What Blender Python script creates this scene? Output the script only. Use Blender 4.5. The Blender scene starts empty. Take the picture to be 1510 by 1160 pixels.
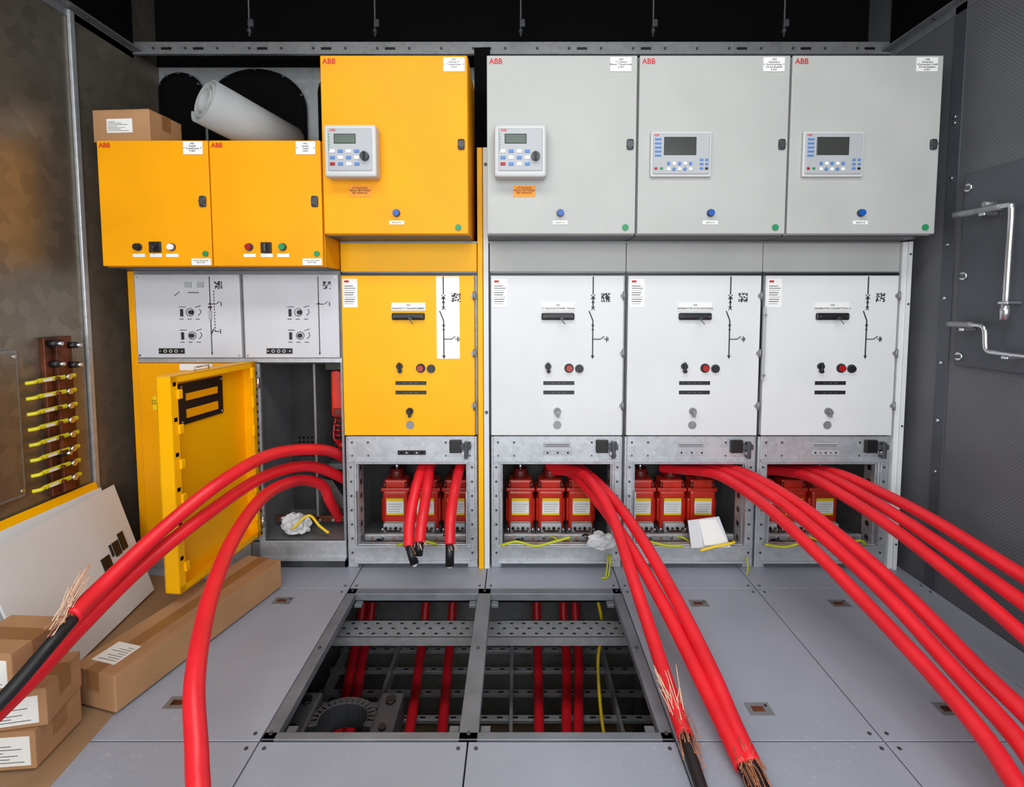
import bpy, bmesh, math, random
from mathutils import Vector, Matrix
random.seed(7)
S=bpy.context.scene
S.view_settings.view_transform='Standard'
S.view_settings.look='None'
COL=bpy.context.collection

# ------------------------------------------------------------------ materials
def lin(c):
    return tuple(((x/255)/12.92 if x/255<=.04045 else (((x/255)+.055)/1.055)**2.4) for x in c)+(1,)
def mat(name,rgb,rough=.5,metal=0,var=.06,scale=8,bump=0,bscale=200,spec=.5,rvar=.08,stretch=None):
    m=bpy.data.materials.new(name); m.use_nodes=True
    nt=m.node_tree; N=nt.nodes; Lk=nt.links; b=N['Principled BSDF']
    c=lin(rgb)
    tc=N.new('ShaderNodeTexCoord'); no=N.new('ShaderNodeTexNoise')
    no.inputs['Scale'].default_value=scale; no.inputs['Detail'].default_value=5
    if stretch:
        mp=N.new('ShaderNodeMapping'); mp.inputs['Scale'].default_value=stretch
        Lk.new(tc.outputs['Object'],mp.inputs[0]); Lk.new(mp.outputs[0],no.inputs['Vector'])
    else: Lk.new(tc.outputs['Object'],no.inputs['Vector'])
    r=N.new('ShaderNodeValToRGB')
    r.color_ramp.elements[0].position=.3; r.color_ramp.elements[1].position=.7
    r.color_ramp.elements[0].color=tuple(max(0,x*(1-var*2)) for x in c[:3])+(1,)
    r.color_ramp.elements[1].color=tuple(min(1,x*(1+var)) for x in c[:3])+(1,)
    Lk.new(no.outputs['Fac'],r.inputs['Fac']); Lk.new(r.outputs[0],b.inputs['Base Color'])
    mr=N.new('ShaderNodeMapRange'); mr.inputs[3].default_value=max(.02,rough-rvar); mr.inputs[4].default_value=min(1,rough+rvar)
    Lk.new(no.outputs['Fac'],mr.inputs[0]); Lk.new(mr.outputs[0],b.inputs['Roughness'])
    b.inputs['Metallic'].default_value=metal
    b.inputs['Specular IOR Level'].default_value=spec
    if bump:
        n2=N.new('ShaderNodeTexNoise'); n2.inputs['Scale'].default_value=bscale
        Lk.new(tc.outputs['Object'],n2.inputs['Vector'])
        bp=N.new('ShaderNodeBump'); bp.inputs['Strength'].default_value=bump; bp.inputs['Distance'].default_value=.002
        Lk.new(n2.outputs['Fac'],bp.inputs['Height']); Lk.new(bp.outputs[0],b.inputs['Normal'])
    return m
def overlay(m,rgb,amount,vscale,patch,thr=(.56,.70)):
    # dusty scuffs: fine noise masked by large patches
    nt=m.node_tree; N=nt.nodes; Lk=nt.links; b=N['Principled BSDF']
    src=b.inputs['Base Color'].links[0].from_socket
    tc=[n for n in N if n.type=='TEX_COORD'][0]
    a=N.new('ShaderNodeTexNoise'); a.inputs['Scale'].default_value=vscale; a.inputs['Detail'].default_value=8; a.inputs['Roughness'].default_value=.7
    p=N.new('ShaderNodeTexNoise'); p.inputs['Scale'].default_value=patch; p.inputs['Detail'].default_value=3
    for n in (a,p): Lk.new(tc.outputs['Object'],n.inputs['Vector'])
    m1=N.new('ShaderNodeMapRange'); m1.inputs[1].default_value=thr[0]; m1.inputs[2].default_value=thr[1]; Lk.new(a.outputs['Fac'],m1.inputs[0])
    m2=N.new('ShaderNodeMapRange'); m2.inputs[1].default_value=.5; m2.inputs[2].default_value=.68; Lk.new(p.outputs['Fac'],m2.inputs[0])
    mu=N.new('ShaderNodeMath'); mu.operation='MULTIPLY'; Lk.new(m1.outputs[0],mu.inputs[0]); Lk.new(m2.outputs[0],mu.inputs[1])
    m3=N.new('ShaderNodeMath'); m3.operation='MULTIPLY'; Lk.new(mu.outputs[0],m3.inputs[0]); m3.inputs[1].default_value=amount
    mx=N.new('ShaderNodeMix'); mx.data_type='RGBA'; Lk.new(m3.outputs[0],mx.inputs[0]); Lk.new(src,mx.inputs[6]); mx.inputs[7].default_value=lin(rgb)
    Lk.new(mx.outputs[2],b.inputs['Base Color'])
def galv(name,rgb,rough=.38,metal=.55,contrast=.18,scale=60):
    m=bpy.data.materials.new(name); m.use_nodes=True
    nt=m.node_tree; N=nt.nodes; Lk=nt.links; b=N['Principled BSDF']; c=lin(rgb)
    tc=N.new('ShaderNodeTexCoord'); v=N.new('ShaderNodeTexVoronoi'); v.inputs['Scale'].default_value=scale
    Lk.new(tc.outputs['Object'],v.inputs['Vector'])
    sep=N.new('ShaderNodeSeparateColor'); Lk.new(v.outputs['Color'],sep.inputs[0])
    no=N.new('ShaderNodeTexNoise'); no.inputs['Scale'].default_value=4; no.inputs['Detail'].default_value=6
    Lk.new(tc.outputs['Object'],no.inputs['Vector'])
    ad=N.new('ShaderNodeMath'); ad.operation='ADD'; Lk.new(sep.outputs[0],ad.inputs[0]); Lk.new(no.outputs['Fac'],ad.inputs[1])
    mr=N.new('ShaderNodeMapRange'); mr.inputs[1].default_value=0; mr.inputs[2].default_value=2
    mr.inputs[3].default_value=1-contrast; mr.inputs[4].default_value=1+contrast
    Lk.new(ad.outputs[0],mr.inputs[0])
    vm=N.new('ShaderNodeVectorMath'); vm.operation='SCALE'; vm.inputs[0].default_value=c[:3]; Lk.new(mr.outputs[0],vm.inputs['Scale'])
    Lk.new(vm.outputs[0],b.inputs['Base Color'])
    b.inputs['Metallic'].default_value=metal
    m2=N.new('ShaderNodeMapRange'); m2.inputs[3].default_value=rough-.08; m2.inputs[4].default_value=rough+.12
    Lk.new(no.outputs['Fac'],m2.inputs[0]); Lk.new(m2.outputs[0],b.inputs['Roughness'])
    return m
def perforated(name,rgb,hole,pitch=.008):
    m=mat(name,rgb,.55,.2,.12,3); nt=m.node_tree; N=nt.nodes; Lk=nt.links; b=N['Principled BSDF']
    src=b.inputs['Base Color'].links[0].from_socket
    tc=[n for n in N if n.type=='TEX_COORD'][0]
    mp=N.new('ShaderNodeMapping'); mp.inputs['Rotation'].default_value=(math.radians(45),0,0); mp.inputs['Scale'].default_value=(0,1/pitch,1/pitch)
    Lk.new(tc.outputs['Object'],mp.inputs[0])
    fr=N.new('ShaderNodeVectorMath'); fr.operation='FRACTION'; Lk.new(mp.outputs[0],fr.inputs[0])
    d=N.new('ShaderNodeVectorMath'); d.operation='DISTANCE'; Lk.new(fr.outputs[0],d.inputs[0]); d.inputs[1].default_value=(0,.5,.5)
    lt=N.new('ShaderNodeMath'); lt.operation='LESS_THAN'; lt.inputs[1].default_value=.27; Lk.new(d.outputs['Value'],lt.inputs[0])
    mx=N.new('ShaderNodeMix'); mx.data_type='RGBA'; Lk.new(lt.outputs[0],mx.inputs[0]); Lk.new(src,mx.inputs[6]); mx.inputs[7].default_value=lin(hole)
    Lk.new(mx.outputs[2],b.inputs['Base Color'])
    return m

YEL =mat('yellow_paint',(254,184,0),.4,0,.04,5,.08,500,spec=.25)
YELD=mat('yellow_paint_shaded',(243,164,0),.42,0,.05,5,.08,500,spec=.25)  # same yellow as the doors, with shade put into the colour
GRY =mat('grey_paint',(178,181,178),.45,0,.03,5,.06,500,spec=.35)
WHT =mat('white_and_lit_grey_paint',(218,222,224),.45,0,.025,4,.05,500,spec=.35)  # white parts; mid doors: the boxes' grey with brighter light painted in
SLDW=mat('mimic_panel_white',(204,206,213),.4,0,.02)
BLK =mat('black_plastic',(18,18,20),.4)
BLKM=mat('black_matte',(6,6,7),.85,spec=.1)
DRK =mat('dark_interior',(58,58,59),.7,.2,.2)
DKS =mat('dark_steel',(74,77,82),.45,.4,.15,12)
GAL =galv('galvanised_steel',(186,191,196))
GALI=galv('galvanised_inner',(140,143,146),.45)
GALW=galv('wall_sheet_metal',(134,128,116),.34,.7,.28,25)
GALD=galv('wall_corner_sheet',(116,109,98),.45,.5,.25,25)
GALB=galv('back_sheet_metal',(150,156,160),.45,.5,.15,40)
RWM =perforated('perforated_dark_sheet',(104,107,112),(76,78,82))
RPL =mat('dark_plate',(80,84,91),.5,.3,.12,4)
CHR =mat('zinc_rod',(205,208,212),.25,.95)
RED =mat('red_cable_sheath',(228,30,44),.40,0,.07,12,.15,60)
CBK =mat('black_cable_core',(22,22,25),.45)
CU  =mat('copper_strands',(208,142,108),.4,.5,.25,60)
CUB =mat('copper_bar',(112,62,40),.45,.5,.3,20)
LUG =mat('yellow_lug',(214,206,30),.4)
RTR =mat('red_resin',(204,46,28),.3,0,.12,15)
RDD =mat('dark_red_resin',(104,26,22),.4,0,.15,15)
LBW =mat('white_label',(236,238,236),.5,0,.01)
LBY =mat('yellow_label',(242,208,20),.5,0,.01)
LBO =mat('orange_label',(246,150,30),.5,0,.02)
LGR =mat('relay_housing',(196,198,198),.5,0,.02)
LG2 =mat('relay_face',(170,174,178),.45,0,.02)
LCD =mat('lcd_screen',(92,104,96),.2,0,.02)
LCDD=mat('dark_screen',(58,60,58),.15,0,.02)
KEY =mat('key_blue',(84,128,190),.5,0,.02)
BLUE=mat('blue_button',(10,80,165),.3)
REDB=mat('red_button',(160,14,20),.3)
GRN =mat('green_marker',(22,140,84),.4)
TXR =mat('red_lettering',(206,24,34),.5)
INK =mat('ink',(34,36,40),.6)
CARD=mat('cardboard',(176,134,94),.85,0,.1,6,.2,80)
CARDF=mat('brown_board',(150,120,88),.8,0,.14,3)
TAPE=mat('parcel_tape',(150,108,68),.3)
RUB =mat('grey_rubber',(166,170,171),.75,0,.05,10)
FLR =mat('floor_tile_coating',(156,162,175),.40,0,.07,2.2,.1,40,rvar=.12)
overlay(FLR,(204,208,214),.55,60,3.2)
FST =mat('floor_frame_steel',(124,130,138),.45,.3,.12,10)
PIT =mat('pit_ground',(176,156,120),.85,0,.35,3)
PAP =mat('crumpled_paper',(214,218,222),.7,0,.03)
GRW =mat('yellow_green_wire',(190,196,30),.5)
SKIN=mat('cream_wire',(225,190,165),.5)

# ------------------------------------------------------------------ builder
class B:
    def __init__(s): s.bm=bmesh.new(); s.m=[]; s.X=None
    def mi(s,m):
        if m not in s.m: s.m.append(m)
        return s.m.index(m)
    def add(s,t,m,mtx=None,smooth=False):
        i=s.mi(m)
        for f in t.faces: f.material_index=i; f.smooth=smooth if not isinstance(smooth,str) else f.smooth
        if mtx is not None: bmesh.ops.transform(t,matrix=mtx,verts=t.verts)
        if s.X is not None: bmesh.ops.transform(t,matrix=s.X,verts=t.verts)
        me=bpy.data.meshes.new('tmp'); t.to_mesh(me); t.free(); s.bm.from_mesh(me); bpy.data.meshes.remove(me)
    def box(s,x0,x1,y0,y1,z0,z1,m,bev=0,mtx=None):
        t=bmesh.new(); bmesh.ops.create_cube(t,size=1)
        bmesh.ops.transform(t,matrix=Matrix.Translation(((x0+x1)/2,(y0+y1)/2,(z0+z1)/2))@Matrix.Diagonal((abs(x1-x0),abs(y1-y0),abs(z1-z0),1)),verts=t.verts)
        if bev: bmesh.ops.bevel(t,geom=t.edges[:],offset=bev,segments=2,affect='EDGES',profile=.5)
        s.add(t,m,mtx)
    def cyl(s,c,r,d,m,axis='Y',seg=20,r2=None,mtx=None,bev=0,sx=1):
        t=bmesh.new(); bmesh.ops.create_cone(t,cap_ends=True,segments=seg,radius1=r,radius2=r if r2 is None else r2,depth=d)
        for f in t.faces: f.smooth=len(f.verts)==4
        R={'Y':Matrix.Rotation(math.radians(90),4,'X'),'X':Matrix.Rotation(math.radians(90),4,'Y'),'Z':Matrix.Identity(4)}[axis]
        M=Matrix.Translation(c)@Matrix.Diagonal((sx,1,1,1))@R
        s.add(t,m,(mtx@M) if mtx is not None else M,'k')
    def quad(s,pts,m,th=0):
        t=bmesh.new(); vs=[t.verts.new(p) for p in pts]; f=t.faces.new(vs)
        if th:
            n=(Vector(pts[1])-Vector(pts[0])).cross(Vector(pts[2])-Vector(pts[0])).normalized()
            r=bmesh.ops.extrude_face_region(t,geom=[f]); bmesh.ops.translate(t,vec=n*th,verts=[v for v in r['geom'] if isinstance(v,bmesh.types.BMVert)])
            bmesh.ops.recalc_face_normals(t,faces=t.faces[:])
        s.add(t,m)
    def tube(s,pts,r,m,seg=8,smooth_n=6):
        P=catmull(pts,smooth_n) if smooth_n else [Vector(p) for p in pts]
        t=bmesh.new(); rings=[]; up=Vector((0,0,1)); prev=None
        for i,p in enumerate(P):
            tg=(P[min(i+1,len(P)-1)]-P[max(i-1,0)])
            if tg.length<1e-9: tg=Vector((0,0,1))
            tg.normalize()
            if prev is None:
                a=tg.cross(up)
                if a.length<.1: a=tg.cross(Vector((1,0,0)))
            else: a=prev-tg*prev.dot(tg)
            a.normalize(); prev=a; b=tg.cross(a)
            rr=r(i/(len(P)-1)) if callable(r) else r
            rings.append([t.verts.new(p+(a*math.cos(2*math.pi*k/seg)+b*math.sin(2*math.pi*k/seg))*rr) for k in range(seg)])
        for i in range(len(rings)-1):
            for k in range(seg):
                f=t.faces.new((rings[i][k],rings[i][(k+1)%seg],rings[i+1][(k+1)%seg],rings[i+1][k])); f.smooth=True
        t.faces.new(rings[0][::-1]); t.faces.new(rings[-1])
        bmesh.ops.recalc_face_normals(t,faces=t.faces[:])
        s.add(t,m,None,'k')
    def done(s,name,parent=None):
        me=bpy.data.meshes.new(name); s.bm.to_mesh(me); s.bm.free()
        for m in s.m: me.materials.append(m)
        o=bpy.data.objects.new(name,me); COL.objects.link(o); par(o,parent); return o
def catmull(pts,n):
    p=[Vector(q) for q in pts]; p=[2*p[0]-p[1]]+p+[2*p[-1]-p[-2]]; out=[]
    for i in range(1,len(p)-2):
        for k in range(n):
            t=k/n; a,b,c,d=p[i-1],p[i],p[i+1],p[i+2]
            out.append(.5*((2*b)+(c-a)*t+(2*a-5*b+4*c-d)*t*t+(3*b-a-3*c+d)*t**3))
    out.append(p[-2]); return out
def par(o,parent):
    if parent is not None:
        o.parent=parent; o.matrix_parent_inverse=Matrix.Translation(parent.location).inverted()
def empty(name,loc=(0,0,0)):
    e=bpy.data.objects.new(name,None); e.location=loc; e.empty_display_size=.05; COL.objects.link(e); return e
def text(body,x,y,z,size,m,parent,name='lettering',align='LEFT',rot=(90,0,0),bold=0,space=.9):
    c=bpy.data.curves.new(name,'FONT'); c.body=body; c.size=size; c.align_x=align; c.offset=bold; c.space_line=space
    c.materials.append(m); o=bpy.data.objects.new(name,c)
    o.location=(x,y,z); o.rotation_euler=[math.radians(a) for a in rot]; COL.objects.link(o); par(o,parent); return o

# ------------------------------------------------------------------ room
XL,XR,YB,YF,ZC=-1.50,1.46,.32,-2.6,2.38
b=B(); b.box(XL-.05,XL,YF,YB,-.9,ZC,GALW)
b.box(XL,XL+.012,-.115,-.095,0,1.98,GAL,.003)       # panel joint
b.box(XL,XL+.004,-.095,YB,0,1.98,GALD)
b.box(XL,XL+.004,-.9,-.895,0,1.98,GAL)
b.done('wall_left')
b=B(); b.box(XR,XR+.05,YF,YB,-.9,ZC,RWM)
b.box(XR-.004,XR,-.165,-.12,0,1.98,RPL,.001)
for z in (1.62,1.60,1.42,1.2,1.02,.8,.6,.42,.25): b.cyl((XR-.006,-.142,z),.005,.006,CHR,'X',8)
b.box(XR-.004,XR,-.78,-.74,0,1.98,RPL,.001)
b.done('wall_right')
b=B(); b.box(XL-.05,XR+.05,YB,YB+.05,-.9,ZC,GALB)
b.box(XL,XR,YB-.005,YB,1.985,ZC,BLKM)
b.done('wall_back')
b=B(); b.box(XL-.05,XR+.05,YF,YB+.05,ZC,ZC+.05,BLKM)
b.done('ceiling')
# header rail across the back
b=B(); b.box(XL,XR,.185,.19,1.972,2.022,GALI); b.box(XL,XR,.19,.225,2.016,2.022,GALI); b.box(XL,XR,.175,.19,1.972,1.977,GALI)
x=XL+.08
while x<XR-.05:
    b.cyl((x,.183,1.997),.005,.006,DKS,'Y',8); 
    if int(x*7)%2: b.box(x+.03,x+.07,.182,.186,1.992,2.001,BLK)
    x+=.125
b.done('trim_1')
for n,(xa,xb) in enumerate(((XL,XL+.035),(XR-.035,XR))):
    b=B(); b.box(xa,xb,YF,.18,1.985,1.99,GALI); 
    xx=xa if n==0 else xb-.004
    b.box(xx,xx+.004,YF,.18,1.955,1.985,GALI)
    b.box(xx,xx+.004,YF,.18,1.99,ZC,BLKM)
    for i in range(12): b.cyl(((xa+xb)/2,-.05-i*.2,1.984),.006,.006,DKS,'Z',8)
    b.done('trim_%d'%(n+2))
for x in (-1.0,-.53,.015,.51,1.0):
    b=B(); b.cyl((x,.1,2.19),.0035,.38,DKS,'Z',8); b.cyl((x,.1,2.02),.008,.012,DKS,'Z',6); b.box(x-.012,x+.012,.088,.112,2.37,2.38,DKS)
    b.box(x-.004,x+.016,.094,.106,2.035,2.06,DKS,.002)
    b.done('threaded_ceiling_rod')

# ------------------------------------------------------------------ floor
colsx=[XL,-1.068,-.59,-.112,.365,.843,1.321,XR]
rowsy=[YB,-.147,-.772,-1.39,-2.0,YF]
b=B(); g=.0018
for i in range(len(colsx)-1):
    for j in range(len(rowsy)-1):
        if j==1 and i in (2,3): continue
        b.box(colsx[i]+g,colsx[i+1]-g,rowsy[j+1]+g,rowsy[j]-g,-.03,0,FLR,.0015)
        for cx in (colsx[i]+.02,colsx[i+1]-.02):
            for cy in (rowsy[j+1]+.02,rowsy[j]-.02):
                b.cyl((cx,cy,.0005),.0045,.002,DKS,'Z',10)
for i in range(len(colsx)):
    b.box(colsx[i]-.02 if i else XL,colsx[i]+.02 if i<7 else XR,YF,rowsy[2],-.05,-.031,BLKM)
    if i!=3: b.box(colsx[i]-(.02 if i!=4 else 0) if i else XL,colsx[i]+(.02 if i not in(2,) else 0) if i<7 else XR,rowsy[2],YB,-.05,-.031,BLKM)
for y in rowsy[3:]: b.box(XL,XR,y-.02,y+.02,-.05,-.031,BLKM)
b.box(XL,-.59,-.79,-.75,-.05,-.031,BLKM); b.box(.365,XR,-.79,-.75,-.05,-.031,BLKM)
b.box(-.59,.365,-.80,-.773,-.05,-.031,BLKM); b.box(XL,XR,-.146,-.10,-.05,-.031,BLKM)
# recessed lifting plates
for x,y in ((-.79,-.22),(.61,-.235),(1.08,-.235),(.60,-.68),(1.07,-.68),(-.85,-.66)):
    b.box(x-.03,x+.03,y-.02,y+.02,-.001,.0012,GALI,.0004)
    b.box(x-.018,x+.012,y-.008,y+.008,.001,.0018,CUB)
    b.cyl((x+.02,y+.01,.001),.004,.002,BLK,'Z',8)
b.done('floor')
# pit shell
b=B()
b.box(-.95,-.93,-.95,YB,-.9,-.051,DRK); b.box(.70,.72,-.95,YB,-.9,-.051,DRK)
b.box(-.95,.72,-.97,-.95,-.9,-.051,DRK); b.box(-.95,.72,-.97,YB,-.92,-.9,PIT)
b.done('floor_pit')
# steel frame around the opening
b=B()
def ang(x0,x1,y0,y1): b.box(x0,x1,y0,y1,-.022,.003,FST,.002)
ang(-.588,-.556,-.771,-.149); ang(.333,.363,-.771,-.149); ang(-.135,-.089,-.771,-.149)
ang(-.588,.363,-.182,-.149); ang(-.588,.363,-.771,-.75)
b.box(-.118,-.106,-.75,-.182,-.07,-.02,DKS)
for y in (-.20,-.72):
    for x in (-.54,-.15,-.075,.32): b.box(x-.012,x+.012,y-.012,y+.012,-.03,-.018,FST,.002)
for x in (-.572,.348,-.112):
    for y in (-.755,-.46,-.165): b.cyl((x,y,.004),.005,.003,DKS,'Z',10)
b.done('floor_opening_frame')
# perforated strut across the pit
def strut(x0,x1,y,z,w=.1,name='perforated_strut'):
    b=B(); b.box(x0,x1,y-w/2,y+w/2,z-.002,z,GAL); b.box(x0,x1,y-w/2,y-w/2+.003,z-.03,z,GAL); b.box(x0,x1,y+w/2-.003,y+w/2,z-.03,z,GAL)
    x=x0+.03; i=0
    while x<x1-.02:
        for k,yy in enumerate((-.3,0,.3)):
            b.box(x-.006+(k%2)*.018,x+.006+(k%2)*.018,y+yy*w-.0035,y+yy*w+.0035,z,z+.0006,BLK)
        x+=.042; i+=1
    b.cyl((x0+.01,y,z+.003),.006,.006,CHR,'Z',6)
    return b.done(name)
strut(-.93,.70,-.215,-.10,.09)
strut(-.93,.70,-.60,-.165,.05)
# cable ladder
b=B()
for x in (-.72,-.50,-.18,-.02,.36,.52):
    b.box(x-.006,x+.006,-.93,.3,-.50,-.44,GAL,.001)
for i in range(10):
    y=-.88+i*.12
    b.box(-.75,.55,y-.012,y+.012,-.48,-.466,GAL,.002)
    for k in range(24): b.box(-.73+k*.055,-.71+k*.055,y-.004,y+.004,-.466,-.4655,BLK)
for x in (-.72,.52):
    for y in (-.8,.2): b.box(x-.015,x+.015,y-.015,y+.015,-.9,-.5,GALI)
b.done('cable_ladder')
# cables in the pit
def cable(name,segs,loc=None):
    e=empty(name,loc or segs[0][0][0]); 
    for i,(pts,r,m,nm) in enumerate(segs):
        bb=B(); bb.tube(pts,r,m,18,10); bb.done(nm,e)
    return e
for x,x2 in ((-.39,-.36),(-.275,-.25),(.085,.075),(.2,.165),(.25,.205),(-.66,-.60),(-.62,-.56)):
    cable('pit_power_cable',[([(x,.28,-.12),(x,.22,-.30),(x,.08,-.43),(x2,-.3,-.445),(x2,-.6,-.446),(x2,-.92,-.446)],.018,RED,'red_sheath')])
b=B(); b.tube([(.30,.02,-.09),(.31,-.10,-.16),(.29,-.14,-.28),(.29,-.25,-.42),(.30,-.4,-.455)],.006,LBY,8); b.done('earth_wire')
# black cable clamp block lying on the strut
b=B()
CX,CY=-.46,-.60; zt=-.085; zb=-.163
b.box(-.60,-.315,-.685,-.655,zb,zt,DKS,.006)
for sx in (-1,1):
    b.box(CX+sx*.145,CX+sx*.082,-.69,-.515,zb,zt,DKS,.008)
    b.cyl((CX+sx*.115,-.55,zt+.003),.014,.008,BLK,'Z',12)
    b.cyl((CX+sx*.115,-.64,zt+.003),.010,.008,BLK,'Z',12)
for k in range(17):
    a=math.pi*(k-1)/14
    b.box(-.012,.012,-.012,.012,zb,zt-.006,DKS,.003,Matrix.Translation((CX+math.cos(a)*.075,-.60+math.sin(a)*.062,0))@Matrix.Rotation(a,4,'Z'))
b.box(-.60,-.315,-.535,-.515,zb,zt-.03,DKS,.004)
b.done('cable_clamp_block')

# ------------------------------------------------------------------ switchgear cabinets
YD=.30
def lv_common(e,x0,w,z0,z1,P):
    b=B()
    b.box(x0+.001,x0+w-.001,-.137,.12,z0,z1,P,.002)
    b.box(x0+.001,x0+w-.001,-.135,.12,z0-.004,z0,DKS)
    b.done('low_voltage_box',e)
    b=B(); b.box(x0+.002,x0+w-.002,-.157,-.139,z0+.002,z1-.002,P,.003); 
    return b
def nameplate(b,e,x0,x1,z0,z1,y,lines):
    b.box(x0,x1,y-.003,y,z0,z1,LBW,.001)
    for x in (x0+.004,x1-.004): b.cyl((x,y-.003,(z0+z1)/2),.0018,.002,DKS,'Y',6)
    text('\n'.join(lines),(x0+x1)/2,y-.0035,z1-.010,.0088,INK,e,'nameplate_text','CENTER',bold=.0001)
def key(b,x,y,z):
    b.cyl((x,y-.008,z),.006,.016,DKS,'Y',14); b.box(x-.001,x+.001,y-.022,y-.008,z-.006,z+.006,DKS); b.tube([(x,y-.02,z-.004),(x+.004,y-.022,z-.012),(x+.012,y-.02,z-.02)],.0015,DKS,6,4)
def sld_line(b,x,z0,z1,y,w=.004): b.box(x-w/2,x+w/2,y-.0012,y,z0,z1,INK)
def hl(b,x0,x1,z,y,w=.003): b.box(x0,x1,y-.0012,y,z-w/2,z+w/2,INK)
def diag(b,xa,za,xb,zb,y,w=.0025):
    b.tube([(xa,y-.0006,za),(xb,y-.0006,zb)],w/2,INK,6,0)
def arrow(b,x,z,y,dx=0,dz=-1,s=.009):
    b.quad([(x+dx*s,y-.001,z+dz*s),(x-dz*s*.5,y-.001,z+dx*s*.5),(x+dz*s*.5,y-.001,z-dx*s*.5)],INK)
def ring(b,x,z,r,y,m=INK,w=.0012):
    b.tube([(x+math.cos(a*math.pi/8)*r,y-.0008,z+math.sin(a*math.pi/8)*r) for a in range(17)],w,m,6,0)
def qr(b,x,z,s,y):
    n=9; c=s/n
    for i in range(n):
        for j in range(n):
            if random.random()<.5 or (i in(0,8) and j in (0,8)): b.box(x+i*c,x+(i+1)*c,y-.001,y,z+j*c,z+(j+1)*c,INK)

def transformer(e,cx,y,z):
    b=B()
    b.box(cx-.052,cx+.052,y,y+.09,z+.02,z+.185,RTR,.010)
    b.box(cx-.060,cx+.060,y+.012,y+.085,z+.05,z+.15,RTR,.008)
    b.box(cx-.060,cx+.060,y+.004,y+.088,z+.178,z+.196,RTR,.006)
    b.box(cx-.050,cx+.050,y+.01,y+.085,z+.19,z+.228,RTR,.010)
    for s in (-1,1): b.cyl((cx+s*.045,y+.012,z+.205),.007,.03,RDD,'Z',10)
    b.cyl((cx,y+.045,z+.245),.028,.05,RDD,'Z',18); b.cyl((cx,y+.045,z+.245),.034,.010,RDD,'Z',18); b.cyl((cx,y+.045,z+.275),.008,.03,CHR,'Z',8)
    b.box(cx-.06,cx+.06,y-.01,y+.09,z,z+.022,GALI,.003)
    # label
    b.box(cx-.035,cx+.035,y-.0015,y+.001,z+.085,z+.155,LBW); b.box(cx-.035,cx+.035,y-.002,y,z+.143,z+.155,LBY); b.box(cx-.035,cx+.035,y-.002,y,z+.085,z+.093,LBY)
    for k in range(4): b.box(cx-.028,cx+.018+.004*k,y-.0022,y-.001,z+.099+.010*k,z+.1015+.010*k,LG2)
    # secondary terminal block with clear cover and feet
    b.box(cx-.042,cx+.042,y-.035,y-.002,z+.022,z+.062,LG2,.006)
    for k in range(4): b.cyl((cx-.03+k*.02,y-.038,z+.045),.006,.008,CHR if k%2 else BLK,'Y',8); 
    b.box(cx-.03,cx+.03,y-.037,y-.034,z+.03,z+.036,CUB)
    for s in (-1,1): b.cyl((cx+s*.05,y-.012,z+.028),.007,.014,CHR,'Z',6)
    b.done('instrument_transformer',e)

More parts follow.
